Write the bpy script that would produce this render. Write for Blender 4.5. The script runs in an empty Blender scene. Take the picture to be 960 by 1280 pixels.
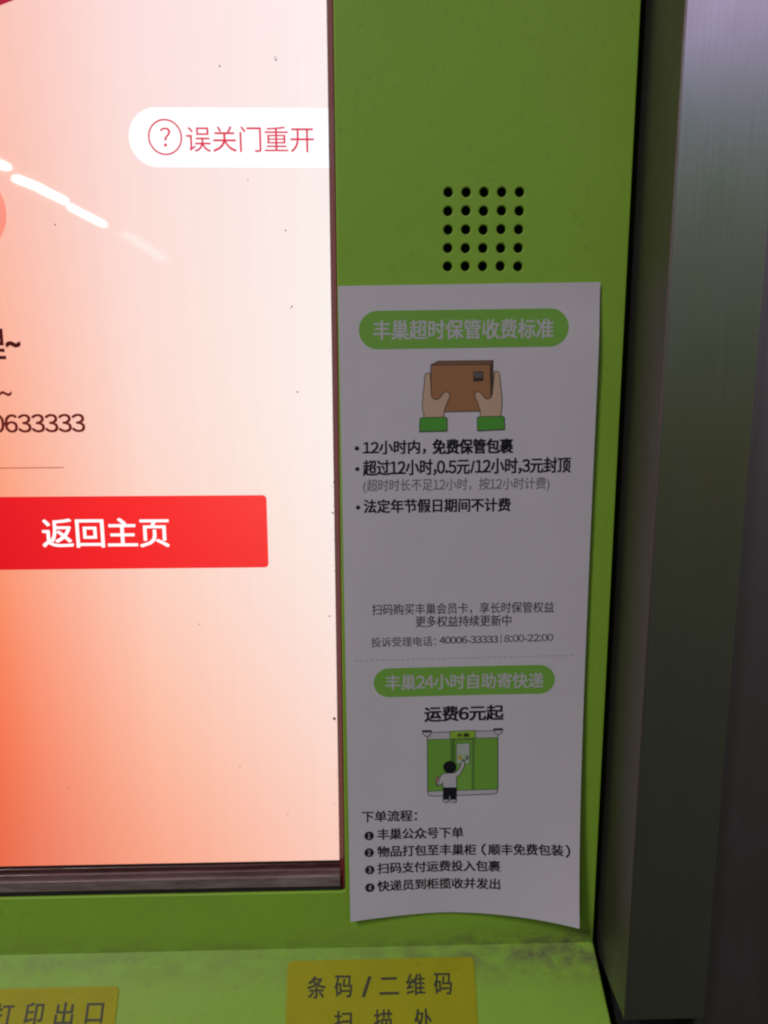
import bpy, bmesh, math, random
from mathutils import Vector, Matrix
from mathutils.geometry import tessellate_polygon

S = bpy.context.scene
COL = S.collection
random.seed(7)

# ------------------------------------------------------------------ camera
F = 960.0                                    # focal length in photo pixels (960 x 1280)
CX, CY = 480.0, 640.0
_down = Vector((17, 5310, 960)).normalized()           # vanishing direction of the verticals
_right = Vector((40000, -490, 960))
_right = (_right - _down * _right.dot(_down)).normalized()
_fwd = (-_down).cross(_right).normalized()
M_WC = Matrix((_right, _fwd, -_down))                  # camera (x right, y down, z ahead) -> world
CAM = Vector((0.0, -0.362, 1.30))

cam_data = bpy.data.cameras.new("camera")
cam = bpy.data.objects.new("camera", cam_data)
COL.objects.link(cam)
_r, _u, _b = M_WC @ Vector((1, 0, 0)), M_WC @ Vector((0, -1, 0)), M_WC @ Vector((0, 0, -1))
cam.matrix_world = Matrix(((_r.x, _u.x, _b.x, CAM.x), (_r.y, _u.y, _b.y, CAM.y), (_r.z, _u.z, _b.z, CAM.z), (0, 0, 0, 1)))
cam_data.sensor_fit = 'VERTICAL'
cam_data.sensor_height = 36.0
cam_data.sensor_width = 27.0
cam_data.lens = 36.0 * F / 1280.0
cam_data.clip_start = 0.01
cam_data.clip_end = 200
cam_data.dof.use_dof = True
cam_data.dof.focus_distance = 0.375
cam_data.dof.aperture_fstop = 8.0
S.camera = cam

# ------------------------------------------------------------------ view
S.view_settings.view_transform = 'Standard'
S.view_settings.look = 'None'
S.view_settings.exposure = 0.0
S.view_settings.gamma = 1.0
S.cycles.filter_width = 2.2
S.cycles.max_bounces = 8

# ------------------------------------------------------------------ world: dim covered car park
W = bpy.data.worlds.new("World")
S.world = W
W.use_nodes = True
wn, wl = W.node_tree.nodes, W.node_tree.links
wn.clear()
w_out = wn.new('ShaderNodeOutputWorld')
w_bg = wn.new('ShaderNodeBackground')
w_tc = wn.new('ShaderNodeTexCoord')
w_sep = wn.new('ShaderNodeSeparateXYZ')
w_map = wn.new('ShaderNodeMapRange')
w_map.inputs['From Min'].default_value = -1
w_map.inputs['From Max'].default_value = 1
w_ramp = wn.new('ShaderNodeValToRGB')
wl.new(w_tc.outputs['Generated'], w_sep.inputs[0])
wl.new(w_sep.outputs['Z'], w_map.inputs['Value'])
wl.new(w_map.outputs[0], w_ramp.inputs[0])
wl.new(w_ramp.outputs[0], w_bg.inputs['Color'])
wl.new(w_bg.outputs[0], w_out.inputs['Surface'])
w_side = wn.new('ShaderNodeMapRange')               # strength cut towards the left, shaped to weaken the ambient light
for _k, _v in zip(('From Min', 'From Max', 'To Min', 'To Max'), (-0.35, 0.25, 0.22, 1.0)):
    w_side.inputs[_k].default_value = _v
wl.new(w_sep.outputs['X'], w_side.inputs['Value'])
wl.new(w_side.outputs[0], w_bg.inputs['Strength'])


def fill_ramp(ramp, stops):
    el = ramp.color_ramp.elements
    while len(el) > 1:
        el.remove(el[-1])
    el[0].position, el[0].color = stops[0][0], (*stops[0][1], 1)
    for p, c in stops[1:]:
        e = el.new(p)
        e.color = (*c, 1)


fill_ramp(w_ramp, [(0.0, (0.015, 0.015, 0.012)), (0.29, (0.030, 0.033, 0.021)), (0.43, (0.050, 0.054, 0.028)), (0.50, (0.068, 0.084, 0.052)),
                   (0.535, (0.095, 0.105, 0.072)), (0.585, (0.11, 0.145, 0.10)), (0.612, (0.16, 0.20, 0.185)), (0.632, (0.23, 0.25, 0.27)),
                   (0.648, (0.38, 0.36, 0.50)), (0.668, (0.60, 0.53, 0.80)), (0.672, (0.40, 0.32, 0.44)), (0.685, (0.62, 0.49, 0.66)),
                   (0.71, (0.95, 0.74, 0.98)), (0.75, (0.50, 0.42, 0.48)), (0.79, (0.045, 0.043, 0.046)), (1.0, (0.03, 0.03, 0.03))])

# ------------------------------------------------------------------ pixel <-> plane


def ray(px, py):
    return (M_WC @ Vector(((px - CX) / F, (py - CY) / F, 1))).normalized()


def on_y(px, py, y=0.0):
    d = ray(px, py)
    return CAM + d * ((y - CAM.y) / d.y)


def project(p):
    c = M_WC.transposed() @ (Vector(p) - CAM)
    return CX + F * c.x / c.z, CY + F * c.y / c.z


# ------------------------------------------------------------------ ceiling tubes (seen mirrored in the screen glass)
Y_SCREEN = 0.006
TUBE_H = 1.32


def tube_point(px, py):
    p = on_y(px, py, Y_SCREEN)
    d = ray(px, py)
    d = Vector((d.x, -d.y, d.z))
    return p + d * (TUBE_H / d.z)


def tube(a, b, power, width=0.042):
    L = bpy.data.lights.new("ceiling_tube", 'AREA')
    L.shape = 'RECTANGLE'
    v = b - a
    L.size = width
    L.size_y = max(v.length, 0.3)
    L.energy = power
    L.color = (1.0, 0.95, 0.97)
    o = bpy.data.objects.new("ceiling_tube", L)
    COL.objects.link(o)
    o.location = (a + b) / 2
    o.rotation_euler = (0, 0, math.atan2(v.y, v.x) - math.pi / 2)
    return o


for (a, b, pw) in (((-30, 192), (10, 210), 13), ((19, 222), (52, 236), 12), ((53, 237), (82, 252), 11),
                   ((86, 257), (131, 282), 10)):
    tube(tube_point(*a), tube_point(*b), pw)
tube(tube_point(154, 290), tube_point(207, 326), 2.6, 0.15)
_zc = CAM.z + TUBE_H
tube(Vector((-0.92, -0.95, _zc)), Vector((-0.97, -1.55, _zc)), 23)      # the nearest tube, above and left of the locker

# ------------------------------------------------------------------ materials


def lin(r, g, b):
    def f(c):
        c /= 255.0
        return c / 12.92 if c <= 0.04045 else ((c + 0.055) / 1.055) ** 2.4
    return (f(r), f(g), f(b))


def material(name, color, rough=0.5, metallic=0.0, spec=0.5):
    m = bpy.data.materials.new(name)
    m.use_nodes = True
    p = m.node_tree.nodes['Principled BSDF']
    p.inputs['Base Color'].default_value = (*color, 1)
    p.inputs['Roughness'].default_value = rough
    p.inputs['Metallic'].default_value = metallic
    p.inputs['Specular IOR Level'].default_value = spec
    return m


def node(m, kind, **kw):
    n = m.node_tree.nodes.new(kind)
    for k, v in kw.items():
        setattr(n, k, v)
    return n


def obj_coords(m, scale=(1, 1, 1)):
    g = node(m, 'ShaderNodeTexCoord')
    mp = node(m, 'ShaderNodeMapping')
    mp.inputs['Scale'].default_value = scale
    m.node_tree.links.new(g.outputs['Object'], mp.inputs[0])
    return mp.outputs[0]


def noise(m, coords, scale, detail=4, rough=0.5):
    n = node(m, 'ShaderNodeTexNoise')
    n.inputs['Scale'].default_value = scale
    n.inputs['Detail'].default_value = detail
    n.inputs['Roughness'].default_value = rough
    m.node_tree.links.new(coords, n.inputs['Vector'])
    return n.outputs['Fac']


def maprange(m, src, a, b, c, d):
    n = node(m, 'ShaderNodeMapRange')
    for k, v in zip(('From Min', 'From Max', 'To Min', 'To Max'), (a, b, c, d)):
        n.inputs[k].default_value = v
    m.node_tree.links.new(src, n.inputs['Value'])
    return n.outputs[0]


def mixcol(m, fac, a, b):
    n = node(m, 'ShaderNodeMix', data_type='RGBA')
    L = m.node_tree.links
    if isinstance(fac, float):
        n.inputs['Factor'].default_value = fac
    else:
        L.new(fac, n.inputs['Factor'])
    for sock, v in ((n.inputs[6], a), (n.inputs[7], b)):
        if isinstance(v, tuple):
            sock.default_value = (*v, 1)
        else:
            L.new(v, sock)
    return n.outputs[2]


def math_node(m, op, a, b=None):
    n = node(m, 'ShaderNodeMath', operation=op)
    for s, v in ((n.inputs[0], a), (n.inputs[1], b)):
        if v is None:
            continue
        if isinstance(v, (int, float)):
            s.default_value = v
        else:
            m.node_tree.links.new(v, s)
    return n.outputs[0]


def bump(m, height, strength, dist):
    n = node(m, 'ShaderNodeBump')
    n.inputs['Strength'].default_value = strength
    n.inputs['Distance'].default_value = dist
    m.node_tree.links.new(height, n.inputs['Height'])
    m.node_tree.links.new(n.outputs[0], m.node_tree.nodes['Principled BSDF'].inputs['Normal'])


def psock(m, name):
    return m.node_tree.nodes['Principled BSDF'].inputs[name]


def green_paint(name, base, crease_z=None):
    """powder-coated steel: slight orange peel, blotchy handling marks, settled dust at the crease"""
    m = material(name, base, 0.42, 0, 0.4)
    L = m.node_tree.links
    co = obj_coords(m)
    blot = maprange(m, noise(m, co, 14, 5, 0.6), 0.35, 0.7, 0.0, 0.22)
    c = mixcol(m, blot, base, tuple(x * 0.72 + 0.02 for x in base))
    fine = maprange(m, noise(m, co, 260, 3, 0.6), 0.60, 0.72, 0.0, 0.18)
    c = mixcol(m, fine, c, (0.12, 0.15, 0.06))
    spots = maprange(m, noise(m, co, 90, 2, 0.4), 0.79, 0.83, 0.0, 0.3)
    c = mixcol(m, spots, c, (0.06, 0.07, 0.03))
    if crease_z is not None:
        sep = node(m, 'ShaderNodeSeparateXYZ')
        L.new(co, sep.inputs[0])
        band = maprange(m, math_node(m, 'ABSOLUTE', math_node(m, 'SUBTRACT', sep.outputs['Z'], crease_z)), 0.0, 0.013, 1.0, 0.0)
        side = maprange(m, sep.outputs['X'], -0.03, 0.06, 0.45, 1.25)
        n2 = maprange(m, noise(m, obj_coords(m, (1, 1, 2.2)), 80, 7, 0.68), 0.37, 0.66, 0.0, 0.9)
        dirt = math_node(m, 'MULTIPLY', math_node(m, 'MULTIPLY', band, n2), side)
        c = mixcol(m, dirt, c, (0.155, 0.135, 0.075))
    L.new(c, psock(m, 'Base Color'))
    L.new(maprange(m, noise(m, co, 30, 4), 0.3, 0.7, 0.34, 0.52), psock(m, 'Roughness'))
    bump(m, noise(m, co, 900, 2), 0.12, 0.0004)
    return m


GREEN = (0.30, 0.555, 0.05)
M = {}
M['body'] = material('black cabinet interior', (0.012, 0.012, 0.012), 0.8)
M['hole'] = material('speaker mesh', (0.01, 0.01, 0.01), 0.9)

# brushed stainless steel


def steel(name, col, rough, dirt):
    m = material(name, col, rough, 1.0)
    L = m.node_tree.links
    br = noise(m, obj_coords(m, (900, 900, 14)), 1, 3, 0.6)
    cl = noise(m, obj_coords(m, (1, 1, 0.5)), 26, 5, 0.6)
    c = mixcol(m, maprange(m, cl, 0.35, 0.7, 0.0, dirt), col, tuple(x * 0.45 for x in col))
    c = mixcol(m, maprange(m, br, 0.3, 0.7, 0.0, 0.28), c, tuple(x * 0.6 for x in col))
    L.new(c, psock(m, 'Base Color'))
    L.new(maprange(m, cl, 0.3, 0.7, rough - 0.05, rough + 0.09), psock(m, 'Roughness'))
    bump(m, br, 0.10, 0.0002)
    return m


M['steel'] = steel('brushed stainless steel', (0.78, 0.75, 0.80), 0.15, 0.15)
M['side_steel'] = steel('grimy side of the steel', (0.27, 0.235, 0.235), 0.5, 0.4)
M['dark_steel'] = steel('dull dark steel', (0.42, 0.36, 0.42), 0.42, 0.4)

# screen surround: black plastic, dusty
m = material('dusty black plastic', (0.03, 0.027, 0.028), 0.28, 0, 0.5)
co = obj_coords(m, (0.35, 1, 1.6))
d = maprange(m, noise(m, co, 120, 6, 0.7), 0.42, 0.68, 0.0, 0.8)
c = mixcol(m, d, (0.055, 0.042, 0.042), (0.34, 0.27, 0.24))
m.node_tree.links.new(c, psock(m, 'Base Color'))
m.node_tree.links.new(maprange(m, noise(m, co, 120, 6, 0.7), 0.42, 0.68, 0.25, 0.6), psock(m, 'Roughness'))
M['rail'] = m
M['bezel'] = material('dark bezel with screen glow', (0.17, 0.028, 0.028), 0.34, 0, 0.08)  # the screen's reddish reflection is put into the base colour
M['rubber'] = material('black rubber gasket', (0.012, 0.011, 0.011), 0.6)

# paper
m = material('matte coated paper', (0.73, 0.71, 0.72), 0.55, 0, 0.3)
co = obj_coords(m)
c = mixcol(m, maprange(m, noise(m, co, 18, 4), 0.35, 0.7, 0.0, 0.2), (0.72, 0.69, 0.735), (0.62, 0.60, 0.645))
m.node_tree.links.new(c, psock(m, 'Base Color'))
bump(m, noise(m, obj_coords(m, (1, 1, 0.6)), 16, 3, 0.45), 0.35, 0.006)
M['paper'] = m
for k, colr in dict(ink=(0.012, 0.012, 0.018), ink_soft=(0.075, 0.07, 0.08), ink_grey=(0.20, 0.19, 0.20), rule=(0.42, 0.40, 0.42),
                    pgreen=(0.22, 0.50, 0.075), pwhite=(0.60, 0.585, 0.61), brown=(0.42, 0.20, 0.09), brown_top=(0.26, 0.13, 0.075),
                    brown_side=(0.10, 0.06, 0.04), skin=(0.66, 0.46, 0.32), cuff=(0.10, 0.40, 0.05), outline=(0.05, 0.05, 0.05),
                    sign_green=(0.33, 0.58, 0.06), tablet=(0.42, 0.60, 0.40), locker_green=(0.20, 0.46, 0.06),
                    glass_pale=(0.50, 0.56, 0.50), amber=(0.55, 0.42, 0.06), pink=(0.62, 0.30, 0.27), cabinet_dark=(0.10, 0.27, 0.035)).items():
    M[k] = material('print ' + k.replace('_', ' '), colr, 0.5, 0, 0.3)

m = material('yellow vinyl', (0.40, 0.38, 0.008), 0.45, 0, 0.22)
co = obj_coords(m)
c = mixcol(m, maprange(m, noise(m, co, 45, 5, 0.6), 0.38, 0.7, 0.0, 0.5), (0.43, 0.425, 0.005), (0.34, 0.34, 0.008))
c = mixcol(m, maprange(m, noise(m, co, 330, 3, 0.6), 0.66, 0.76, 0.0, 0.4), c, (0.15, 0.13, 0.05))
m.node_tree.links.new(c, psock(m, 'Base Color'))
M['yellow'] = m
M['sticker_ink'] = material('faded dark sticker print', (0.045, 0.05, 0.012), 0.45)
M['sticker_rim'] = material('grimy sticker edge', (0.20, 0.20, 0.03), 0.6)


def glow(name, rgb, strength=1.0):
    m = material(name, (0.01, 0.01, 0.01), 0.06, 0, 0.5)
    psock(m, 'Emission Color').default_value = (*lin(*rgb), 1)
    psock(m, 'Emission Strength').default_value = strength
    return m


M['e_white'] = glow('lit white pixels', (255, 255, 255), 1.05)
M['e_red_text'] = glow('lit crimson pixels', (222, 50, 84))
M['e_maroon'] = glow('lit maroon pixels', (105, 28, 24))
M['e_maroon_bold'] = glow('lit dark maroon pixels', (72, 10, 14))
M['e_line'] = glow('lit line pixels', (178, 82, 62))
M['e_logo'] = glow('lit dark crimson pixels', (176, 24, 52))
M['e_blush'] = glow('lit salmon pixels', (252, 148, 128))


def screen_material(name, cols, strength=1.0):
    """a lit display picture: columns of colours at u = 0, .5, 1, each a ramp down v; faint pixel structure"""
    m = material(name, (0.01, 0.01, 0.01), 0.024, 0, 0.5)
    L = m.node_tree.links
    uv = node(m, 'ShaderNodeUVMap')
    sep = node(m, 'ShaderNodeSeparateXYZ')
    L.new(uv.outputs[0], sep.inputs[0])
    outs = []
    for stops in cols:
        r = node(m, 'ShaderNodeValToRGB')
        r.color_ramp.interpolation = 'B_SPLINE' if len(stops) > 3 else 'LINEAR'
        fill_ramp(r, [(p, lin(*c)) for p, c in stops])
        L.new(sep.outputs['Y'], r.inputs[0])
        outs.append(r.outputs[0])
    f1 = maprange(m, sep.outputs['X'], 0.0, 0.5, 0.0, 1.0)
    f2 = maprange(m, sep.outputs['X'], 0.5, 1.0, 0.0, 1.0)
    c = mixcol(m, f2, mixcol(m, f1, outs[0], outs[1]), outs[2])
    w = obj_coords(m, (1, 1, 1))
    band = maprange(m, noise(m, obj_coords(m, (160, 1, 3)), 1, 4, 0.7), 0.3, 0.7, 0.985, 1.01)
    px = maprange(m, noise(m, obj_coords(m, (2600, 1, 2600)), 1, 1), 0.3, 0.7, 0.975, 1.015)
    mul = math_node(m, 'MULTIPLY', band, px)
    L.new(c, psock(m, 'Emission Color'))
    L.new(math_node(m, 'MULTIPLY', mul, strength), psock(m, 'Emission Strength'))
    return m


M['display'] = screen_material('lit display picture', [
    [(0.0, (250, 178, 154)), (0.2, (251, 172, 146)), (0.42, (252, 154, 112)), (0.58, (252, 138, 88)), (0.72, (250, 120, 74)), (0.86, (245, 108, 66)), (1.0, (232, 108, 78))],
    [(0.0, (252, 222, 220)), (0.2, (253, 222, 216)), (0.42, (253, 220, 210)), (0.58, (254, 212, 196)), (0.72, (254, 200, 178)), (0.86, (253, 186, 158)), (1.0, (250, 166, 138))],
    [(0.0, (254, 238, 236)), (0.2, (252, 240, 236)), (0.42, (253, 242, 236)), (0.58, (252, 236, 230)), (0.72, (252, 227, 219)), (0.86, (252, 216, 203)), (1.0, (252, 202, 184))]])
M['button'] = screen_material('lit red button', [
    [(0.0, (232, 24, 34)), (1.0, (228, 20, 32))], [(0.0, (250, 44, 44)), (1.0, (246, 38, 40))], [(0.0, (252, 66, 62)), (1.0, (246, 56, 54))]])

# ------------------------------------------------------------------ object helpers


def empty(name, loc, label=None, cat=None, group=None, kind=None):
    o = bpy.data.objects.new(name, None)
    o.empty_display_size = 0.02
    COL.objects.link(o)
    o.location = loc
    tag(o, label, cat, group, kind)
    return o


def tag(o, label=None, cat=None, group=None, kind=None):
    for k, v in (('label', label), ('category', cat), ('group', group), ('kind', kind)):
        if v:
            o[k] = v


class Mesh:
    def __init__(self):
        self.v, self.f, self.mi, self.mats = [], [], [], []

    def slot(self, mat):
        if mat not in self.mats:
            self.mats.append(mat)
        return self.mats.index(mat)

    def add(self, verts, faces, mat):
        b, s = len(self.v), self.slot(mat)
        self.v += [Vector(p) for p in verts]
        for f in faces:
            self.f.append([i + b for i in f])
            self.mi.append(s)

    def box(self, lo, hi, mat):
        x0, y0, z0 = lo
        x1, y1, z1 = hi
        v = [(x0, y0, z0), (x1, y0, z0), (x1, y1, z0), (x0, y1, z0), (x0, y0, z1), (x1, y0, z1), (x1, y1, z1), (x0, y1, z1)]
        self.add(v, [(0, 3, 2, 1), (4, 5, 6, 7), (0, 1, 5, 4), (1, 2, 6, 5), (2, 3, 7, 6), (3, 0, 4, 7)], mat)

    def build(self, name, parent=None, smooth=False, bevel=0.0, uv=None, segs=2):
        me = bpy.data.meshes.new(name)
        org = Vector(parent.matrix_world.translation) if parent else Vector((0, 0, 0))
        if parent:                                  # all parents here are unrotated
            org, p = Vector((0, 0, 0)), parent
            while p:
                org += Vector(p.location)
                p = p.parent
        me.from_pydata([v - org for v in self.v], [], self.f)
        for mt in self.mats:
            me.materials.append(mt)
        for i, p in enumerate(me.polygons):
            p.material_index = self.mi[i]
            p.use_smooth = smooth
        if uv:
            layer = me.uv_layers.new(name='UVMap')
            for lp in me.loops:
                layer.data[lp.index].uv = uv(self.v[lp.vertex_index])
        me.update()
        o = bpy.data.objects.new(name, me)
        COL.objects.link(o)
        if parent:
            o.parent = parent
        if bevel:
            b = o.modifiers.new('bevel', 'BEVEL')
            b.width = bevel
            b.segments = segs
            b.limit_method = 'ANGLE'
            b.angle_limit = math.radians(35)
            b.harden_normals = False
        return o


BOLD = 1.2
_glyph, _lines = {}, {}
# digits and signs are set from the wide forms of the same sans face, with their own advances (in em)
WIDE = {c: chr(ord(c) + 0xFEE0) for c in '0123456789.,:|?'}
ADVANCE = dict({c: 0.565 for c in '0123456789'}, **{'.': 0.28, ',': 0.33, ':': 0.28, '-': 0.36, '|': 0.27, '?': 0.48, '/': 0.40, '(': 0.34, ')': 0.34})


def one_glyph(ch):
    """flat mesh of one character: verts (x, y), faces"""
    if ch in _glyph:
        return _glyph[ch]
    cu = bpy.data.curves.new('lettering', 'FONT')
    cu.body = WIDE.get(ch, ch)
    cu.size = 1.0
    cu.resolution_u = 3
    o = bpy.data.objects.new('lettering', cu)
    COL.objects.link(o)
    bpy.context.view_layer.update()
    me = o.evaluated_get(bpy.context.evaluated_depsgraph_get()).to_mesh()
    bm = bmesh.new()
    bm.from_mesh(me)
    bmesh.ops.remove_doubles(bm, verts=bm.verts, dist=1e-5)
    bmesh.ops.triangulate(bm, faces=bm.faces)
    bm.verts.index_update()
    v = [(q.co.x, q.co.y) for q in bm.verts]
    out = []
    for p in bm.faces:                              # all faces to +normal
        t = [q.index for q in p.verts]
        a, b, c = (v[i] for i in t)
        if (b[0] - a[0]) * (c[1] - a[1]) - (b[1] - a[1]) * (c[0] - a[0]) < 0:
            t = t[::-1]
        out.append(t)
    bm.free()
    bpy.data.objects.remove(o)
    bpy.data.curves.remove(cu)
    _glyph[ch] = (v, out)
    return _glyph[ch]


def glyphs(text, bold=0.0):
    """flat mesh of a line of text"""
    if text in _lines:
        return _lines[text]
    ref = one_glyph('国')[0]
    em = (max(p[0] for p in ref) - min(p[0] for p in ref)) / 0.84
    V, Fs, x = [], [], 0.0
    for ch in text:
        v, f = one_glyph(ch)
        if ch in ADVANCE:
            adv = ADVANCE[ch] * em
            x0, x1 = min(p[0] for p in v), max(p[0] for p in v)
            dx = x + (adv - (x1 - x0)) / 2 - x0
        else:
            adv, dx = em, x
        b = len(V)
        V += [(px + dx, py) for px, py in v]
        Fs += [[i + b for i in t] for t in f]
        x += adv
    _lines[text] = (V, Fs)
    return _lines[text]


def place_text(mb, mat, text, a, b, height, bold=0.0, mapper=None, ref=None, lay=None):
    """lay text between 2-D points a (left middle) and b (right middle), `height` tall, then through mapper -> 3-D"""
    v, f = glyphs(text, bold)
    xs = [p[0] for p in v]
    ys = [p[1] for p in (v if ref is None else glyphs(ref, bold)[0])]
    x0, x1, y0, y1 = min(xs), max(xs), min(ys), max(ys)
    a, b = Vector(a), Vector(b)
    d = b - a
    n = Vector((-d.y, d.x)).normalized()
    em = height / (y1 - y0)
    e = min(bold * em * BOLD, 0.9 * PX)
    d1 = d.normalized()
    shifts = [(0, 0)] if bold <= 0 else [(-e, -e * .7), (e, -e * .7), (e, e * .7), (-e, e * .7)]
    for k, (sx, sy) in enumerate(shifts):            # heavier weights: overprinted copies, a hair apart
        pts = []
        for x, y in v:
            q = a + d * ((x - x0) / (x1 - x0)) + n * (((y - y0) / (y1 - y0) - 0.5) * height) + d1 * sx + n * sy
            pts.append(mapper(q.x, q.y) + (lay or Vector((0, -1, 0))) * (0.000011 * k))
        mb.add(pts, f, mat)


def rounded(x0, y0, x1, y1, r, n=6):
    r = min(r, abs(x1 - x0) / 2, abs(y1 - y0) / 2)
    pts = []
    for cx, cy, a0 in ((x1 - r, y1 - r, 0), (x0 + r, y1 - r, 90), (x0 + r, y0 + r, 180), (x1 - r, y0 + r, 270)):
        for k in range(n + 1):
            a = math.radians(a0 + 90 * k / n)
            pts.append((cx + r * math.cos(a), cy + r * math.sin(a)))
    return pts


# ------------------------------------------------------------------ measured layout (metres on the panel plane y = 0)
X_OPEN = sum(on_y(*p).x for p in ((421, 60), (421.5, 300), (428, 1112))) / 3
Z_OPEN = sum(on_y(*p).z for p in ((10, 1124), (425, 1114))) / 2
X_PANEL = sum(on_y(*p).x for p in ((798, 20), (775, 560), (742, 1160))) / 3
Z_CREASE = sum(on_y(*p).z for p in ((10, 1191), (350, 1186), (730, 1181))) / 3
X_FAR_L = X_OPEN - 0.42
Z_TOP = CAM.z + 0.42
PX = (on_y(581, 755).x - on_y(580, 755).x)           # metres per photo pixel near the leaflet's middle

# ------------------------------------------------------------------ parcel locker: green console
locker = empty('parcel_locker', (X_OPEN + 0.05, 0.03, Z_CREASE - 0.12),
               'lime green steel locker console with a lit touch screen and a grid of speaker holes', 'parcel locker')

paint_panel = green_paint('lime green powder coat', GREEN, None)
paint_deck = green_paint('lime green powder coat worn', GREEN, None)
# dirt along the crease uses object coordinates relative to the locker's parts
_org = Vector(locker.location)
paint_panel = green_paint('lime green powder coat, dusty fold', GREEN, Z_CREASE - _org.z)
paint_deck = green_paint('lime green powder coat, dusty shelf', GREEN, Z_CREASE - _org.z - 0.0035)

# speaker hole centres from the photograph
H_TL, H_TR, H_BL, H_BR = (on_y(*p) for p in ((560.5, 240), (650, 240), (559.6, 333), (647.5, 333)))
holes = []
for j in range(5):
    for i in range(5):
        u, v = i / 4, j / 4
        p = (H_TL * (1 - u) + H_TR * u) * (1 - v) + (H_BL * (1 - u) + H_BR * u) * v
        holes.append((p.x + random.uniform(-1, 1) * 0.00008, p.z + random.uniform(-1, 1) * 0.00012))
R_HOLE = 5.3 * PX


def plate(name, outer, cutouts, thick, bev, mat, parent, y_front):
    """sheet-metal plate with real cut-outs (filled 2-D curve), front face at y_front"""
    cu = bpy.data.curves.new(name, 'CURVE')
    cu.dimensions = '2D'
    cu.fill_mode = 'BOTH'
    cu.extrude = thick / 2 - bev
    cu.bevel_depth = bev
    cu.bevel_resolution = 3
    cu.offset = -bev
    for loop in [outer] + cutouts:
        s = cu.splines.new('POLY')
        s.points.add(len(loop) - 1)
        for k, (x, z) in enumerate(loop):
            s.points[k].co = (x, z, 0, 1)
        s.use_cyclic_u = True
    o = bpy.data.objects.new(name, cu)
    COL.objects.link(o)
    bpy.context.view_layer.update()
    me = bpy.data.meshes.new_from_object(o.evaluated_get(bpy.context.evaluated_depsgraph_get()))
    bpy.data.objects.remove(o)
    bpy.data.curves.remove(cu)
    org = Vector(parent.location)
    for v in me.vertices:
        x, z, t = v.co
        v.co = Vector((x, y_front + thick / 2 - t, z)) - org
    me.materials.clear()
    me.materials.append(mat)
    bm = bmesh.new()
    bm.from_mesh(me)
    bmesh.ops.remove_doubles(bm, verts=bm.verts, dist=1e-6)
    bmesh.ops.recalc_face_normals(bm, faces=bm.faces)
    bm.to_mesh(me)
    bm.free()
    me.name = name
    ob = bpy.data.objects.new(name, me)
    COL.objects.link(ob)
    ob.parent = parent
    return ob


outer = [(X_FAR_L - 0.06, Z_CREASE - 0.003), (X_PANEL, Z_CREASE - 0.003), (X_PANEL, Z_TOP + 0.04), (X_FAR_L - 0.06, Z_TOP + 0.04)]
window = rounded(X_FAR_L, Z_OPEN, X_OPEN, Z_TOP, 0.0022)[::-1]
cuts = [window] + [[(hx + R_HOLE * math.cos(-2 * math.pi * k / 20), hz + R_HOLE * math.sin(-2 * math.pi * k / 20)) for k in range(20)] for hx, hz in holes]
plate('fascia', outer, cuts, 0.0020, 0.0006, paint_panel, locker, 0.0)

# folded return along the panel's right edge
mb = Mesh()
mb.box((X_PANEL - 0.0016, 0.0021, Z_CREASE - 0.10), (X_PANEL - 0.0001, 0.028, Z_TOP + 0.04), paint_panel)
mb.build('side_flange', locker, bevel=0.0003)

# mesh behind the speaker holes
mb = Mesh()
hx0, hx1 = min(h[0] for h in holes) - 0.006, max(h[0] for h in holes) + 0.006
hz0, hz1 = min(h[1] for h in holes) - 0.006, max(h[1] for h in holes) + 0.006
mb.box((hx0, 0.005, hz0), (hx1, 0.009, hz1), M['hole'])
mb.build('speaker', locker, bevel=0.001)

# sloping deck under the panel (solid wedge)
A = math.radians(52)
DECK_D = Vector((0, -math.cos(A), -math.sin(A)))          # down the deck
DECK_N = Vector((0, -math.sin(A), math.cos(A)))           # out of the deck
DECK_O = Vector((0, 0.0, Z_CREASE))


def on_deck(px, py, off=0.0):
    d = ray(px, py)
    o = DECK_O + DECK_N * off
    return CAM + d * ((o - CAM).dot(DECK_N) / d.dot(DECK_N))


def deck_uv(px, py):
    p = on_deck(px, py)
    return Vector((p.x, (p - DECK_O).dot(DECK_D)))


def deck_pt(u, v, off=0.0):
    return Vector((u, 0, 0)) + DECK_O + DECK_D * v + DECK_N * off


e0, e1 = deck_uv(741, 1184), deck_uv(762, 1279)
flare = (e1.x - e0.x) / (e1.y - e0.y)
DL = 0.16
xl, xr0, xr1 = X_FAR_L - 0.06, X_PANEL, X_PANEL + flare * DL
mb = Mesh()
nseg = 2
top = [deck_pt(xl, -0.0022), deck_pt(xr0, -0.0022), deck_pt(xr1, DL), deck_pt(xl, DL)]
back = [Vector((xl, 0.028, Z_CREASE - 0.0006)), Vector((xr0 - 0.002, 0.028, Z_CREASE - 0.0006)), Vector((xr1 - 0.002, 0.028, top[2].z)), Vector((xl, 0.028, top[2].z))]
mb.add(top + back, [(3, 2, 1, 0), (4, 5, 6, 7), (0, 1, 5, 4), (2, 3, 7, 6), (1, 2, 6, 5), (3, 0, 4, 7)], paint_deck)
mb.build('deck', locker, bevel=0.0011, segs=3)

# dark cabinet behind
mb = Mesh()
mb.box((X_FAR_L - 0.05, 0.03, Z_CREASE - 0.2), (X_PANEL + 0.30, 0.36, Z_TOP + 0.035), M['body'])
mb.build('cabinet_body', locker, bevel=0.001)

# ------------------------------------------------------------------ touch screen
screen = empty('touch_screen', (0, 0, 0))
screen.parent = locker
screen.location = -Vector(locker.location)                # keeps the screen's frame at the world origin
X_DISP = sum(on_y(*p, Y_SCREEN).x for p in ((411.5, 60), (413, 330), (422, 1060))) / 3
Z_DISP = sum(on_y(*p, Y_SCREEN).z for p in ((5, 1085), (420, 1073))) / 2


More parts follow.
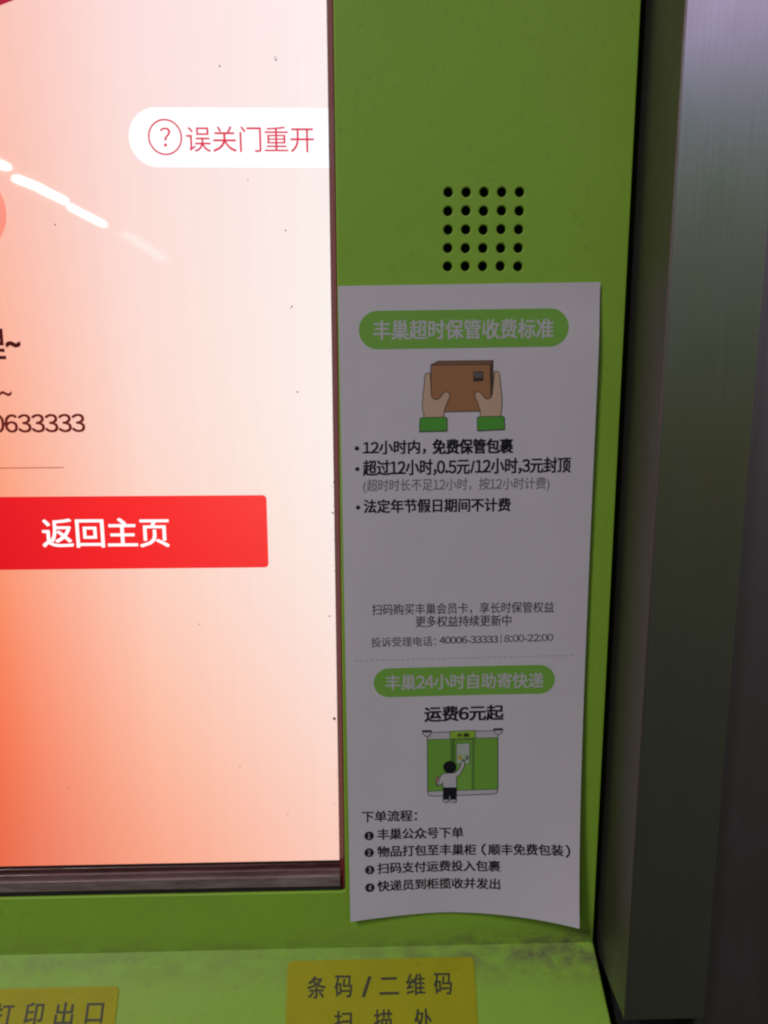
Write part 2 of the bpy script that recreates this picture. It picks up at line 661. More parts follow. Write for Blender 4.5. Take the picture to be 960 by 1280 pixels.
def suv(v):
    px, py = project(v)
    return (min(max(px / 430.0, 0), 1), min(max(py / 1090.0, 0), 1))


# display sheet on a glass-thick body; UVs fixed from the display's own extent
U0, U1 = on_y(0, 1085, Y_SCREEN).x, X_DISP
V0, V1 = on_y(200, 0, Y_SCREEN).z, Z_DISP


def disp_uv(v):
    return ((v.x - U0) / (U1 - U0), (v.z - V0) / (V1 - V0))


def scr(px, py, lift=0.0):
    p = on_y(px, py, Y_SCREEN)
    return Vector((p.x, p.z))


def scr_map(lift):
    return lambda x, z: Vector((x, Y_SCREEN - lift, z))


mb = Mesh()
mb.add([(X_FAR_L, Y_SCREEN, Z_DISP), (X_DISP, Y_SCREEN, Z_DISP), (X_DISP, Y_SCREEN, Z_TOP), (X_FAR_L, Y_SCREEN, Z_TOP),
        (X_FAR_L, Y_SCREEN + .004, Z_DISP), (X_DISP, Y_SCREEN + .004, Z_DISP), (X_DISP, Y_SCREEN + .004, Z_TOP), (X_FAR_L, Y_SCREEN + .004, Z_TOP)],
       [(0, 1, 2, 3)], M['display'])
mb.add(mb.v[:8], [(4, 7, 6, 5), (0, 4, 5, 1), (1, 5, 6, 2), (2, 6, 7, 3), (3, 7, 4, 0)], M['body'])
mb.build('display', screen, uv=disp_uv)

# bezel wall on the right, facing the display
mb = Mesh()
z0, z1 = Z_OPEN - 0.004, Z_TOP
xa, xb = X_DISP + 0.0002, X_OPEN - 0.00015
prof = [(xa, Y_SCREEN - 0.0004), (xa + (xb - xa) * 0.45, Y_SCREEN - 0.0030), (xb - 0.0003, 0.0006), (xb + 0.003, 0.0020), (xb + 0.003, Y_SCREEN + 0.004), (xa, Y_SCREEN + 0.004)]
n = len(prof)
mb.add([(x, y, z0) for x, y in prof] + [(x, y, z1) for x, y in prof],
       [tuple(range(n))[::-1], tuple(range(n, 2 * n))] + [(k, (k + 1) % n, n + (k + 1) % n, n + k) for k in range(n)], M['bezel'])
mb.build('bezel', screen)

# rail under the display: stepped strips with dark slots between them, run along x; screen glow is put into their browns


def dusty(name, clean, dust, lo, hi, rough=0.3):
    m = material(name, clean, rough, 0, 0.45)
    co = obj_coords(m, (0.22, 1, 1.3))
    f = maprange(m, noise(m, co, 170, 7, 0.72), lo, hi, 0.0, 0.9)
    m.node_tree.links.new(mixcol(m, f, clean, dust), psock(m, 'Base Color'))
    m.node_tree.links.new(maprange(m, f, 0, 0.9, rough, 0.65), psock(m, 'Roughness'))
    bump(m, noise(m, co, 300, 4), 0.25, 0.0003)
    return m


xs = (X_FAR_L, X_DISP + 0.0006)
STRIPS = [('inner_lip', 1083.3, 1089.5, 0.0052, dusty('dusty lip with screen glow', (0.07, 0.026, 0.022), (0.16, 0.07, 0.06), 0.45, 0.75, 0.3)),
          ('rail_strip', 1091, 1097.2, 0.0038, dusty('brown dusty strip', (0.135, 0.075, 0.072), (0.26, 0.17, 0.16), 0.40, 0.75)),
          ('rail_strip', 1099.6, 1112.4, 0.0018, dusty('grey dusty strip', (0.16, 0.115, 0.105), (0.36, 0.29, 0.26), 0.40, 0.74)),
          ('rail_strip', 1114.2, 1117.2, 0.0028, dusty('narrow brown strip', (0.11, 0.08, 0.07), (0.26, 0.20, 0.17), 0.40, 0.72))]
for nm, ya, yb, yf, mt in STRIPS:
    mb = Mesh()
    mb.box((xs[0], yf, on_y(200, yb, yf).z), (xs[1], Y_SCREEN + 0.003, on_y(200, ya, yf).z), mt)
    mb.build(nm, screen, bevel=0.00045, segs=3)
mb = Mesh()
mb.box((X_FAR_L, Y_SCREEN + 0.0002, Z_OPEN - 0.004), (X_OPEN + 0.002, Y_SCREEN + 0.0038, Z_DISP - 0.0002), M['rubber'])
mb.build('rail_backing', screen, bevel=0.0002)
mb = Mesh()
mb.box((X_FAR_L, 0.0021, Z_OPEN - 0.003), (X_OPEN + 0.002, 0.0026, Z_OPEN + 0.0009), M['rubber'])
mb.build('gasket', screen, bevel=0.0002)

# help banner (white pill) with crimson lettering
mb = Mesh()
a, b = scr(161, 172), scr(414, 172)
top, bot = scr(290, 134.5), scr(290, 209.5)
r = (top.y - bot.y) / 2
cz = (top.y + bot.y) / 2
pill = []
for k in range(25):
    t = math.radians(90 + 180 * k / 24)
    pill.append((a.x + r + r * math.cos(t), cz + r * math.sin(t)))
pill += [(X_DISP - 0.00005, cz - r), (X_DISP - 0.00005, cz + r)]
mb.add([(x, Y_SCREEN - 0.00012, z) for x, z in pill], [tuple(range(len(pill)))], M['e_white'])
mp = scr_map(0.0002)
place_text(mb, M['e_red_text'], '误关门重开', scr(233, 174), scr(392.5, 174.5), (scr(300, 158).y - scr(300, 190.5).y), -0.006, mp)
qc = scr(206.5, 171.5)
ro, ri = 19.2 * PX, 17.4 * PX
ring = [(qc.x + q * math.cos(t), qc.y + q * math.sin(t)) for q in (ri, ro) for t in [2 * math.pi * k / 48 for k in range(48)]]
mb.add([mp(*p) for p in ring], [(k, 48 + k, 48 + (k + 1) % 48, (k + 1) % 48) for k in range(48)], M['e_red_text'])
place_text(mb, M['e_red_text'], '?', scr(200, 171.5), scr(213.5, 171.5), scr(206, 160).y - scr(206, 184).y, -0.012, mp)
mb.build('help_button', screen)

# red button
mb = Mesh()
bl, tr = scr(-72, 713), scr(333, 618)
tl2, br2 = scr(0, 621), scr(332, 709)
ztop, zbot = (scr(0, 622).y + scr(330, 618).y) / 2, (scr(0, 712.5).y + scr(330, 709).y) / 2
pts = rounded(bl.x, zbot, tr.x, ztop, 5 * PX)
mb.add([(x, Y_SCREEN - 0.00012, z) for x, z in pts], [tuple(range(len(pts)))], M['button'])
xm0, xm1 = scr(0, 665).x, scr(333, 665).x
place_text(mb, M['e_white'], '返回主页', scr(53, 666.5), scr(211, 665.5), scr(130, 648.5).y - scr(130, 684.5).y, 0.012, scr_map(0.0002))
mb.build('return_button', screen, uv=lambda v: ((v.x - xm0) / (xm1 - xm0), (ztop - v.z) / (ztop - zbot)))

# lines of lettering cut by the frame's left edge
mb = Mesh()
mp = scr_map(0.00015)
place_text(mb, M['e_maroon_bold'], '理', scr(-27, 430), scr(5.5, 430), 34 * PX, 0.022, mp)
place_text(mb, M['e_maroon_bold'], '~', scr(8, 431), scr(25, 430), 6.5 * PX, 0.05, mp)
mb.build('heading_text', screen)
mb = Mesh()
place_text(mb, M['e_maroon'], '~', scr(-1, 492.5), scr(15, 491.5), 6.5 * PX, 0.0, mp)
place_text(mb, M['e_maroon'], '4000633333', scr(-62, 530), scr(106, 528.6), 21.5 * PX, 0.014, mp)
mb.build('phone_text', screen)
mb = Mesh()
p0, p1 = scr(-150, 587), scr(80, 585)
mb.add([mp(p0.x, p0.y), mp(p1.x, p1.y), mp(p1.x, p1.y + 1.1 * PX), mp(p0.x, p0.y + 1.1 * PX)], [(0, 1, 2, 3)], M['e_line'])
mb.build('divider_line', screen)
mb = Mesh()
c = scr(-14, -92)
c2 = scr(-22, -70)
for ctr, rad, mt in ((scr(-70, -190), (scr(18, 0) - scr(-70, -190)).length, 'e_logo'),):
    mb.add([mp(ctr.x + rad * math.cos(2 * math.pi * k / 64), ctr.y + rad * math.sin(2 * math.pi * k / 64)) for k in range(64)], [tuple(range(64))], M[mt])
mb.build('header_picture', screen)
mb = Mesh()
ctr = scr(-45, 265)
rad = (scr(8, 265) - ctr).length
mb.add([mp(ctr.x + rad * math.cos(2 * math.pi * k / 48), ctr.y + rad * math.sin(2 * math.pi * k / 48)) for k in range(48)], [tuple(range(48))], M['e_blush'])
mb.build('round_picture', screen)

# dust flecks and dried smears on the glass
M['dust'] = material('grey brown dust', (0.22, 0.16, 0.14), 0.8)
mb = Mesh()
flecks = [(345, 75, 1.5), (344, 72, 1), (275, 83, 1.4), (69, 281, 1.3), (357, 288, 1.2), (365, 383, 1.4), (372, 490, 1.5), (363, 385, 1), (418, 898, 2.6),
          (416, 641, 1.6), (412, 770, 1.4), (300, 957, 1), (249, 780, .9), (360, 1017, 1), (86, 985, .9), (310, 226, .9)]
for k in range(22):
    flecks.append((random.uniform(0, 418), random.uniform(10, 1065), random.uniform(0.2, 0.45)))
for k in range(70):
    py = random.uniform(20, 1070)
    flecks.append((random.gauss(411.5 + py * 0.0098, 1.6), py, random.uniform(0.3, 0.8)))
for px, py, rr in flecks:
    rr *= 0.8
    q = scr(min(px, 411 + py * 0.0103), py)
    k0 = random.uniform(0, 6)
    m7 = 7
    ring = [(q.x + rr * PX * random.uniform(.6, 1.2) * math.cos(k0 + 2 * math.pi * k / m7), q.y + rr * PX * random.uniform(.7, 1.4) * math.sin(k0 + 2 * math.pi * k / m7)) for k in range(m7)]
    base = [Vector((x, Y_SCREEN - 0.0003, z)) for x, z in ring]
    mb.add(base + [Vector((q.x, Y_SCREEN - 0.0006, q.y))], [(k, (k + 1) % m7, m7) for k in range(m7)], M['dust'])
o = mb.build('dust', screen)
o['kind'] = 'stuff'

# ------------------------------------------------------------------ leaflet
Y_SHEET = -0.0012


def smooth01(x):
    x = min(max(x, 0), 1)
    return x * x * (3 - 2 * x)


SHEET = {}


def lift(x, z):
    s = (x - SHEET['xl']) / (SHEET['xr'] - SHEET['xl'])
    t = (SHEET['zt'] - z) / (SHEET['zt'] - SHEET['zb'])
    s, t = min(max(s, 0), 1.02), min(max(t, 0), 1.02)
    right = 0.0100 * (max(0, s - 0.40) / 0.60) ** 1.7 * t ** 6.5
    left = 0.0036 * (max(0, 0.42 - s) / 0.42) ** 1.5 * t ** 9
    edge = 0.0019 * s ** 4 * smooth01(t / 0.10)
    wave = 0.00035 * math.sin(7.0 * t + 1.5 * s) * smooth01(s / 0.2)
    return right + left + edge + max(wave, -0.0002) + 0.0002


SHEET.update(xl=on_y(424, 360).x, xr=on_y(749, 355).x, zt=on_y(580, 356).z, zb=on_y(580, 1145).z)


def sheet_uv(px, py):
    y = Y_SHEET
    for _ in range(14):
        p = on_y(px, py, y)
        y = Y_SHEET - lift(p.x, p.z)
    return Vector((p.x, p.z))


def sheet_map(off):
    return lambda x, z: Vector((x, Y_SHEET - lift(x, z) - off, z))


leaflet = empty('leaflet', (on_y(580, 1145).x, Y_SHEET, SHEET['zb']),
                'white printed paper leaflet stuck on the green panel, lower right corner curling away', 'leaflet')
TL, TR, BL, BR = sheet_uv(422.5, 357.5), sheet_uv(750.5, 352.5), sheet_uv(438, 1152.5), sheet_uv(724.5, 1161)
TOPM, BOTM = sheet_uv(590, 355), sheet_uv(590, 1141)
mb = Mesh()
NU, NV = 60, 130
for j in range(NV + 1):
    t = j / NV
    t = t ** 0.8 if False else t
    for i in range(NU + 1):
        u = i / NU
        bm_ = (BOTM - (BL * 0.47 + BR * 0.53)) * (4 * u * (1 - u))
        top_ = TL * (1 - u) + TR * u
        bot_ = BL * (1 - u) + BR * u + bm_
        q = top_ * (1 - t) + bot_ * t
        mb.v.append(sheet_map(0)(q.x, q.y))
mb.slot(M['paper'])
for j in range(NV):
    for i in range(NU):
        a = j * (NU + 1) + i
        mb.f.append([a + NU + 1, a + NU + 2, a + 1, a])
        mb.mi.append(0)
sheet = mb.build('sheet', leaflet, smooth=True)
sol = sheet.modifiers.new('thickness', 'SOLIDIFY')
sol.thickness = 0.00016
sol.offset = -1.0
es = sheet.modifiers.new('edges', 'EDGE_SPLIT')
es.split_angle = math.radians(35)

P1, P2, P3 = 0.00007, 0.00012, 0.00017        # print layers above the paper
SPX = PX


def pill_shape(mb, mat, a, b, hpx, off, n=40):
    """filled round-ended bar between 2-D sheet points (its outer ends), split into columns so that it follows the sheet"""
    a, b = Vector(a), Vector(b)
    d = (b - a)
    ln = d.length
    d.normalize()
    nrm = Vector((-d.y, d.x))
    r = hpx * SPX / 2
    ts = [r - r * math.cos(math.pi / 2 * k / 8) for k in range(9)]
    ts += [r + (ln - 2 * r) * k / n for k in range(1, n)]
    ts += [ln - x for x in ts[8::-1]]
    f = sheet_map(off)
    pts = []
    for t in ts:
        e = min(t, ln - t)
        h = r if e >= r else math.sqrt(max(r * r - (r - e) ** 2, 0))
        for sgn in (-1, -0.33, 0.33, 1):
            q = a + d * t + nrm * h * sgn
            pts.append(f(q.x, q.y))
    fs = []
    for k in range(len(ts) - 1):
        for c_ in range(3):
            i = 4 * k + c_
            fs.append((i, i + 4, i + 5, i + 1))
    mb.add(pts, fs, mat)


def poly(mb, mat, px_pts, off):
    """filled printed shape, split finely so that it follows the sheet"""
    f = sheet_map(off)
    p2 = [sheet_uv(*p) for p in px_pts]
    tris = [[p2[i] for i in t] for t in tessellate_polygon([[Vector((p.x, p.y, 0)) for p in p2]])]
    for _ in range(6):
        if max((t[i] - t[i - 1]).length for t in tris for i in range(3)) < 0.0022:
            break
        nt = []
        for a, b, c in tris:
            ab, bc, ca = (a + b) / 2, (b + c) / 2, (c + a) / 2
            nt += [[a, ab, ca], [ab, b, bc], [ca, bc, c], [ab, bc, ca]]
        tris = nt
    pts, fs = [], []
    for t in tris:
        area = (t[1] - t[0]).cross(t[2] - t[0])
        k = len(pts)
        pts += [f(*q) for q in t]
        fs.append((k, k + 1, k + 2) if area > 0 else (k + 2, k + 1, k))
    mb.add(pts, fs, mat)


def stroke(mb, mat, px_pts, w, off, closed=False):
    """printed line of w photo pixels along a path"""
    dense = []
    loop = list(px_pts) + ([px_pts[0]] if closed else [])
    for p, q in zip(loop[:-1], loop[1:]):
        m_ = max(1, int(math.hypot(q[0] - p[0], q[1] - p[1]) / 6))
        dense += [(p[0] + (q[0] - p[0]) * k / m_, p[1] + (q[1] - p[1]) * k / m_) for k in range(m_)]
    if not closed:
        dense.append(loop[-1])
    pts = [sheet_uv(*p) for p in dense]
    n = len(pts)
    f = sheet_map(off)
    out = []
    for i in range(n):
        p = pts[i]
        a = pts[(i - 1) % n] if (closed or i > 0) else p
        b = pts[(i + 1) % n] if (closed or i < n - 1) else p
        d1 = (p - a).normalized() if (p - a).length > 1e-9 else (b - p).normalized()
        d2 = (b - p).normalized() if (b - p).length > 1e-9 else d1
        d = d1 + d2
        d = d.normalized() if d.length > 1e-6 else d1
        k = min(1.0 / max(d.dot(d1), 0.4), 1.8)
        nr = Vector((-d.y, d.x)) * (w * SPX / 2 * k)
        out += [f(*(p - nr)), f(*(p + nr))]
    fs = []
    for i in range(n if closed else n - 1):
        j = (i + 1) % n
        fs.append((2 * i, 2 * j, 2 * j + 1, 2 * i + 1))
    mb.add(out, fs, mat)


def line(mb, mat, text, a, b, h, bold=0.0, ref=None, off=P1):
    place_text(mb, mat, text, sheet_uv(*a), sheet_uv(*b), h * SPX, bold, sheet_map(off), ref)


def disc(mb, mat, c, r, off, n=18):
    q = sheet_uv(*c)
    f = sheet_map(off)
    mb.add([f(q.x + r * SPX * math.cos(2 * math.pi * k / n), q.y + r * SPX * math.sin(2 * math.pi * k / n)) for k in range(n)], [tuple(range(n))], mat)


# green heading pills
mb = Mesh()
pill_shape(mb, M['pgreen'], sheet_uv(448.5, 413), sheet_uv(711, 409), 43.5, P1)
line(mb, M['pwhite'], '丰巢超时保管收费标准', (467, 412.8), (691.5, 410.3), 22, 0.016, off=P2)
mb.build('heading_banner', leaflet)
mb = Mesh()
pill_shape(mb, M['pgreen'], sheet_uv(467, 854), sheet_uv(693.5, 849), 38.5, P1)
line(mb, M['pwhite'], '丰巢24小时自助寄快递', (482, 853.2), (679, 850.2), 20.5, 0.014, off=P2)
mb.build('heading_banner', leaflet)

# charge rules
CJK = '超过小时'
mb = Mesh()
disc(mb, M['ink'], (446.2, 560.5), 2.6, P1)
line(mb, M['ink'], '12小时内，', (454, 559.8), (532, 558.6), 16.5, 0.024)
line(mb, M['ink'], '免费保管包裹', (541, 558.4), (641, 557.2), 17.5, 0.03)
mb.build('text_line', leaflet)
mb = Mesh()
disc(mb, M['ink'], (446.6, 586.3), 2.6, P1)
line(mb, M['ink'], '超过12小时,0.5元/12小时,3元封顶', (454, 585.4), (713, 581.2), 19, 0.022)
mb.build('text_line', leaflet)
mb = Mesh()
line(mb, M['ink_grey'], '(超时时长不足12小时，按12小时计费)', (454, 608), (687, 605), 17, 0.004)
mb.build('text_line', leaflet)
mb = Mesh()
disc(mb, M['ink'], (447.6, 634.4), 2.6, P1)
line(mb, M['ink'], '法定年节假日期间不计费', (455, 633), (638, 630.6), 16.5, 0.024)
mb.build('text_line', leaflet)
mb = Mesh()
line(mb, M['ink_soft'], '扫码购买丰巢会员卡，享长时保管权益', (465, 762.4), (692.5, 758.8), 14.5, 0.006)
mb.build('text_line', leaflet)
mb = Mesh()
line(mb, M['ink_soft'], '更多权益持续更新中', (519.5, 777), (639, 775.4), 14.5, 0.008)
mb.build('text_line', leaflet)
mb = Mesh()
line(mb, M['ink_soft'], '投诉受理电话：', (464, 803), (545, 801.2), 12.5, 0.002)
line(mb, M['ink_soft'], '40006-33333', (549.5, 800.4), (622.5, 798.8), 9.2, 0.012)
line(mb, M['ink_soft'], '|', (625.8, 798.4), (626.8, 798.4), 12, 0.0)
line(mb, M['ink_soft'], '8:00-22:00', (630.5, 798.2), (691.3, 796.6), 9.4, 0.008)
mb.build('text_line', leaflet)
mb = Mesh()
x = 444.0
while x < 714:
    y = 826 - (x - 444) * 7 / 272
    stroke(mb, M['rule'], [(x, y), (min(x + 3.6, 716), y - 0.1)], 1.0, P1)
    x += 6.4
mb.build('dashed_divider', leaflet)
mb = Mesh()
line(mb, M['ink'], '运费6元起', (531, 893), (629, 890.4), 20.5, 0.026)
mb.build('text_line', leaflet)
mb = Mesh()
line(mb, M['ink'], '下单流程：', (452.5, 1021), (521, 1019.2), 15.5, 0.018)
mb.build('text_line', leaflet)
for num, txt, c, a, b in (('1', '丰巢公众号下单', (461.4, 1044.8), (472, 1043), (579, 1040.4)),
                          ('2', None, (461.4, 1065.8), None, None),
                          ('3', '扫码支付运费投入包裹', (462.2, 1087.4), (472, 1085.6), (625.2, 1082.8)),
                          ('4', '快递员到柜揽收并发出', (462.4, 1109.6), (472, 1107.8), (624.8, 1105))):
    mb = Mesh()
    disc(mb, M['ink'], c, 6.3, P1, 24)
    line(mb, M['pwhite'], num, (c[0] - 1.7, c[1]), (c[0] + 1.7, c[1] - 0.1), 7.2, 0.02, off=P2)
    if txt:
        line(mb, M['ink'], txt, a, b, 15.5, 0.02)
    else:
        line(mb, M['ink'], '物品打包至丰巢柜', (472, 1064.6), (595, 1062), 15.5, 0.02)
        line(mb, M['ink'], '（', (602, 1062), (607.5, 1061.8), 16.5, 0.02)
        line(mb, M['ink'], '顺丰免费包装', (610.5, 1061.8), (704, 1063), 15.5, 0.02)
        line(mb, M['ink'], '）', (707, 1064), (712.5, 1064.2), 17, 0.02)
    mb.build('text_line', leaflet)

# printed picture: two hands holding a parcel


def c6(pts):
    return [(500 + x / 6.0, 430 + y / 6.0) for x, y in pts]


drawing = empty('parcel_picture', (0, 0, 0))
drawing.parent = leaflet
drawing.location = -Vector(leaflet.location)
mb = Mesh()
poly(mb, M['brown'], c6([(230, 158), (672, 153), (678, 505), (236, 512)]), P1)
poly(mb, M['brown_top'], c6([(230, 158), (288, 128), (698, 124), (672, 153)]), P1)
poly(mb, M['brown_side'], c6([(672, 153), (698, 124), (694, 400), (678, 420)]), P1)
stroke(mb, M['outline'], c6([(236, 512), (230, 158), (288, 128), (698, 124), (694, 405)]), 0.9, P2)
stroke(mb, M['outline'], c6([(230, 158), (672, 153)]), 0.8, P2)
stroke(mb, M['outline'], c6([(330, 509), (610, 504)]), 0.8, P2)
poly(mb, M['brown_side'], c6([(548, 205), (624, 203), (625, 279), (549, 281)]), P2)
for k in range(4):
    poly(mb, M['ink_grey'], c6([(556 + k * 16, 212 + k * 2), (565 + k * 16, 212), (565 + k * 16, 250 + 6 * (k % 2)), (556 + k * 16, 252)]), P3)
poly(mb, M['ink'], c6([(556, 262), (590, 261), (590, 272), (556, 273)]), P3)
poly(mb, M['ink'], c6([(598, 258), (618, 257), (618, 270), (598, 271)]), P3)
mb.build('box_drawing', drawing)
L_HAND = [(184, 560), (166, 470), (172, 380), (182, 300), (186, 236), (196, 220), (214, 214), (226, 222), (230, 300), (234, 385), (246, 408), (272, 418),
          (296, 408), (316, 380), (332, 362), (352, 358), (370, 370), (374, 392), (356, 430), (338, 480), (330, 520), (326, 560)]
R_HAND = [(752, 548), (764, 470), (764, 390), (754, 310), (746, 222), (736, 207), (720, 204), (706, 212), (700, 290), (692, 375), (680, 404), (656, 414),
          (632, 402), (612, 374), (594, 358), (574, 358), (560, 374), (562, 396), (582, 440), (600, 500), (604, 550)]
for hnd in (L_HAND, R_HAND):
    mb = Mesh()
    poly(mb, M['skin'], c6(hnd), P3)
    stroke(mb, M['outline'], c6(hnd), 0.8, P3 + 0.00005)
    mb.build('hand_drawing', drawing)
for cuff in ([(148, 562), (158, 552), (340, 548), (352, 556), (352, 652), (146, 657)], [(578, 552), (590, 545), (770, 541), (782, 550), (784, 640), (580, 650)]):
    mb = Mesh()
    poly(mb, M['cuff'], c6(cuff), P3 + 0.00008)
    stroke(mb, M['outline'], c6(cuff), 0.8, P3 + 0.00012, True)
    mb.build('cuff_drawing', drawing)

# printed picture: a person at a locker


def c7(pts):
    return [(510 + x * 140 / 960.0, 870 + y * 140 / 960.0) for x, y in pts]


drawing = empty('locker_picture', (0, 0, 0))
drawing.parent = leaflet
drawing.location = -Vector(leaflet.location)
mb = Mesh()
poly(mb, M['pwhite'], c7([(165, 312), (770, 295), (770, 800), (745, 836), (205, 858), (165, 830)]), P1)
poly(mb, M['locker_green'], c7([(165, 372), (770, 355), (768, 800), (168, 815)]), P2)
poly(mb, M['cabinet_dark'], c7([(375, 366), (400, 366), (402, 640), (376, 640)]), P3)
poly(mb, M['pgreen'], c7([(404, 585), (540, 580), (540, 805), (420, 808)]), P3)
stroke(mb, M['outline'], c7([(165, 312), (168, 830), (180, 850), (205, 858), (745, 838), (764, 822), (770, 800), (770, 295), (165, 312)]), 0.9, P3)
for seg in ([(165, 372), (770, 355)], [(168, 815), (768, 798)], [(366, 370), (368, 640)], [(384, 380), (386, 620)], [(568, 362), (562, 805)], [(556, 372), (550, 800)], [(384, 378), (556, 372)]):
    stroke(mb, M['outline'], c7(seg), 0.7, P3)
mb.build('cabinet_drawing', drawing)
mb = Mesh()
sgn = [(360, 300), (578, 293), (578, 358), (360, 366)]
poly(mb, M['sign_green'], c7(sgn), P3 + 0.00004)
stroke(mb, M['outline'], c7(sgn), 0.7, P3 + 0.00008, True)
line(mb, M['ink'], '丰巢', (510 + 418 * .1458, 870 + 336 * .1458), (510 + 526 * .1458, 870 + 332 * .1458), 5.2, 0.03, off=P3 + 0.00008)
mb.build('sign_drawing', drawing)
mb = Mesh()
tb = [(412, 404), (530, 400), (530, 572), (518, 582), (420, 582), (412, 574)]
poly(mb, M['tablet'], c7(tb), P3 + 0.00004)
poly(mb, M['glass_pale'], c7([(424, 418), (520, 415), (520, 500), (424, 503)]), P3 + 0.00008)
poly(mb, M['amber'], c7([(428, 508), (462, 506), (462, 540), (428, 542)]), P3 + 0.00008)
poly(mb, M['ink_grey'], c7([(492, 512), (520, 510), (520, 545), (492, 547)]), P3 + 0.00008)
stroke(mb, M['outline'], c7(tb), 0.7, P3 + 0.00012, True)
mb.build('screen_drawing', drawing)
for x0, y0 in ((160, 308), (770, 292)):
    mb = Mesh()
    poly(mb, M['pwhite'], c7([(x0 - 36, y0), (x0 + 40, y0 - 2), (x0 + 28, y0 + 28), (x0 + 2, y0 + 38), (x0 - 24, y0 + 26)]), P3 + 0.00004)
    stroke(mb, M['outline'], c7([(x0 - 36, y0), (x0 + 40, y0 - 2), (x0 + 28, y0 + 28), (x0 + 2, y0 + 38), (x0 - 24, y0 + 26)]), 0.8, P3 + 0.00008, True)
    poly(mb, M['ink'], c7([(x0 - 40, y0 - 16), (x0 + 42, y0 - 18), (x0 + 42, y0 - 2), (x0 - 40, y0)]), P3 + 0.00008)
    mb.build('camera_drawing', drawing)
mb = Mesh()
Q = P3 + 0.00012
parcel = [(236, 696), (262, 688), (268, 752), (244, 762)]
poly(mb, M['pink'], c7(parcel), Q)
stroke(mb, M['outline'], c7(parcel), 0.7, Q + 0.00004, True)
body = [(300, 660), (268, 700), (244, 750), (262, 766), (284, 756), (300, 736), (298, 782), (416, 782), (414, 694), (448, 664), (478, 604), (486, 566), (474, 552),
        (456, 566), (448, 604), (424, 640), (396, 656)]
poly(mb, M['pwhite'], c7(body), Q + 0.00004)
stroke(mb, M['outline'], c7(body), 0.8, Q + 0.00008, True)
stroke(mb, M['outline'], c7([(486, 566), (474, 540), (466, 548)]), 1.2, Q + 0.00008)
poly(mb, M['ink'], c7([(298, 782), (418, 780), (414, 880), (362, 882), (356, 830), (350, 882), (300, 884)]), Q + 0.00008)
for fx in (324, 388):
    ft = [(fx - 26, 884), (fx + 26, 882), (fx + 22, 902), (fx, 910), (fx - 22, 904)]
    poly(mb, M['pwhite'], c7(ft), Q + 0.00008)
    stroke(mb, M['outline'], c7(ft), 0.8, Q + 0.00012, True)
hx, hy = c7([(358, 606)])[0]
disc(mb, M['ink'], (hx, hy), 8.6, Q + 0.00014, 24)
mb.build('figure_drawing', drawing)

# ------------------------------------------------------------------ yellow stickers on the deck


def sticker(name, label, tlx, trx, ytop_l, ytop_r, vlen, lines, tilt=0.0):
    tl, tr = deck_uv(tlx, ytop_l), deck_uv(trx, ytop_r)
    v0 = (tl.y + tr.y) / 2
    org = deck_pt((tl.x + tr.x) / 2, v0)
    root = empty(name, org, label, 'sticker', 'yellow stickers on the sloping shelf')
    mb = Mesh()
    pts = rounded(tl.x, v0, tr.x, v0 + vlen, 7 * PX)
    n = len(pts)
    lo = [deck_pt(x, v, 0.00012) for x, v in pts]
    hi = [deck_pt(x, v, 0.00040) for x, v in pts]
    cen = Vector(((tl.x + tr.x) / 2, v0 + vlen / 2))
    inn = [deck_pt(x + (cen.x - x) / abs(cen.x - x + 1e-9) * 0.0005 if False else cen.x + (x - cen.x) * 0.988, cen.y + (v - cen.y) * 0.985, 0.00046) for x, v in pts]
    mb.add(lo + hi, [(k, n + k, n + (k + 1) % n, (k + 1) % n) for k in range(n)], M['sticker_rim'])
    mb.add(hi + inn, [(k, n + k, n + (k + 1) % n, (k + 1) % n) for k in range(n)], M['yellow'])
    mb.add(inn, [tuple(range(n))[::-1]], M['yellow'])
    mb.build('backing', root)
    mb = Mesh()
    for ch, x0, x1, y0, y1 in lines:
        a, b = deck_uv(x0, (y0 + y1) / 2), deck_uv(x1, (y0 + y1) / 2 - 0.02 * (x1 - x0))
        h = deck_uv((x0 + x1) / 2, y1).y - deck_uv((x0 + x1) / 2, y0).y
        place_text(mb, M['sticker_ink'], ch, (a.x, -a.y), (b.x, -b.y), h, 0.012, lambda x, v: deck_pt(x, -v, 0.00062), lay=DECK_N)
    mb.build('lettering', root)
    return root


sticker('yellow_sticker', 'yellow sticker in front of the leaflet marking the barcode and QR code scanning spot', 359.5, 592, 1203, 1194, 0.052,
        [('条', 384.5, 407, 1220.5, 1248), ('码', 418.5, 440, 1219.5, 1246.5), ('/', 452.5, 464, 1220.5, 1246), ('二', 474.5, 498, 1222, 1243),
         ('维', 508, 531, 1217.5, 1244), ('码', 542.5, 564.5, 1216.5, 1243),
         ('扫', 418, 439.5, 1263.5, 1291), ('描', 467.5, 490, 1262, 1290), ('处', 517.5, 540, 1261, 1289)])
sticker('yellow_sticker', 'yellow sticker below the touch screen marking the print outlet', -62, 149.5, 1237, 1232.5, 0.040,
        [('打', -7, 16.5, 1254.5, 1283), ('印', 31.5, 54, 1253.5, 1282), ('出', 69.5, 92, 1253, 1281.5), ('口', 108, 129, 1254, 1279)])

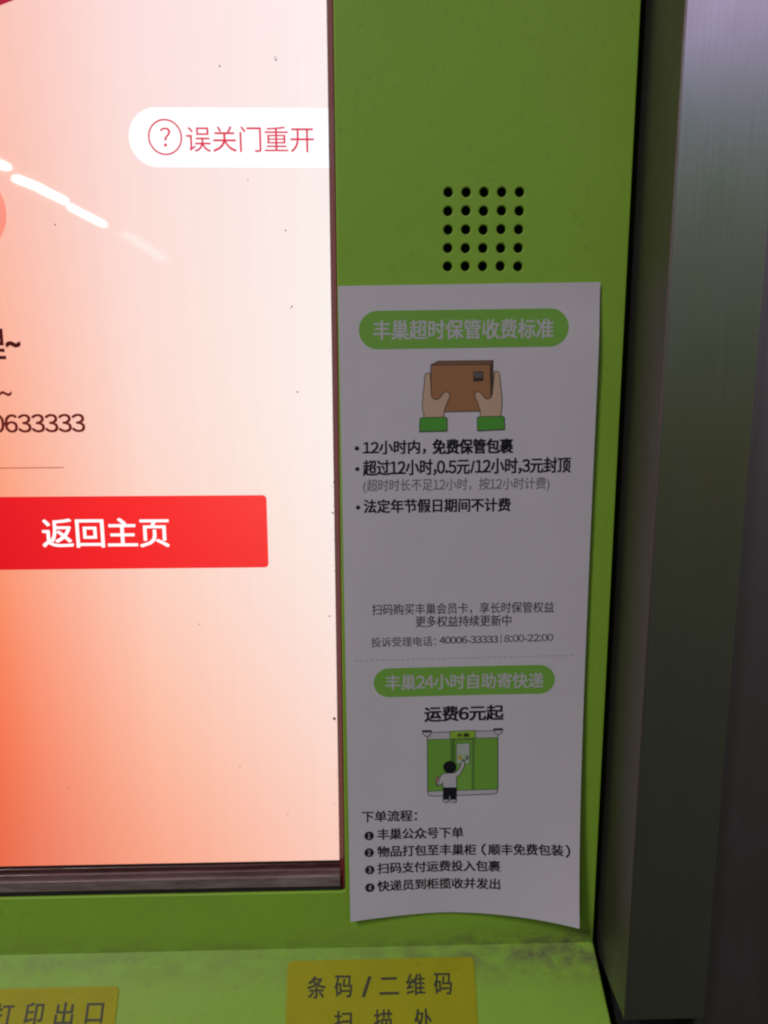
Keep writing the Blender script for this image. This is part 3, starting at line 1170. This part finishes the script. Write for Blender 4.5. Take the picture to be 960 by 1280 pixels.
# ------------------------------------------------------------------ stainless steel post right of the console
Y_POST = -0.040
X_POST = sum(on_y(*p, Y_POST).x for p in ((855, 10), (838, 345), (815, 680), (797, 1000), (782, 1220))) / 5
X_POST_R = sum(on_y(*p, Y_POST).x for p in ((953, 345), (930, 680), (903, 1000))) / 3
Z_POST = on_y(790, 1276, Y_POST).z
post = empty('steel_post', (X_POST, 0.03, Z_POST), 'brushed stainless steel post standing right of the green panel', 'post')
R = 0.0009
prof = [(X_POST, Y_POST + 0.0018)]
for k in range(9):
    a = math.radians(180 + 90 * k / 8)
    prof.append((X_POST + R + R * math.cos(a), Y_POST + R + R * math.sin(a)))
for k in range(9):
    a = math.radians(270 + 90 * k / 8)
    prof.append((X_POST_R - R + R * math.cos(a), Y_POST + R + R * math.sin(a)))
prof.append((X_POST_R, 0.0298))
mb = Mesh()
n = len(prof)
zt = Z_TOP + 0.035
# the lower end is rounded over: rings shrink towards the end
rings = []
for k in range(7):
    a = math.radians(90 * k / 6)
    ins = R * (1 - math.sin(a))
    z = Z_POST + R * (1 - math.cos(a))
    rings.append([(min(max(x, X_POST + ins), X_POST_R - ins), max(y, Y_POST + ins), z) for x, y in prof])
rings.append([(x, y, zt) for x, y in prof])
verts = [p for r_ in rings for p in r_]
faces = [tuple(range(n)), tuple(range((len(rings) - 1) * n, len(rings) * n))[::-1]]
for r_ in range(len(rings) - 1):
    for k in range(n):
        a, b = r_ * n + k, r_ * n + (k + 1) % n
        faces.append((a, a + n, b + n, b)[::-1])
mb.add(verts, faces, M['steel'])
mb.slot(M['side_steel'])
for k in range(len(faces)):                    # left corner takes the darker, rougher side steel to keep its glint down
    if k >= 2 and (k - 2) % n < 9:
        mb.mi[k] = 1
o = mb.build('post_shell', post, smooth=True)
bm = bmesh.new()
bm.from_mesh(o.data)
bmesh.ops.recalc_face_normals(bm, faces=bm.faces)
bm.to_mesh(o.data)
bm.free()
es = o.modifiers.new('edges', 'EDGE_SPLIT')
es.split_angle = math.radians(40)
mb = Mesh()
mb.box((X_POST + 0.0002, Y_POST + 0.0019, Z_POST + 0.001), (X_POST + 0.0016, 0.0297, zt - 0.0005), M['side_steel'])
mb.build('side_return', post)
mb = Mesh()
mb.box((X_POST + 0.006, -0.012, Z_POST - 0.12), (X_POST_R + 0.001, 0.0295, Z_POST - 0.002), M['body'])
mb.build('post_base', post, bevel=0.002)

# ------------------------------------------------------------------ dark steel door beyond the post
door = empty('locker_door', (X_POST_R + 0.1, 0.0, Z_POST), 'dull dark steel locker door at the far right behind the bright post', 'locker door')
mb = Mesh()
mb.box((X_POST_R + 0.0015, -0.028, Z_POST - 0.12), (X_POST_R + 0.5, -0.010, zt), M['dark_steel'])
mb.build('door_leaf', door, bevel=0.0015)
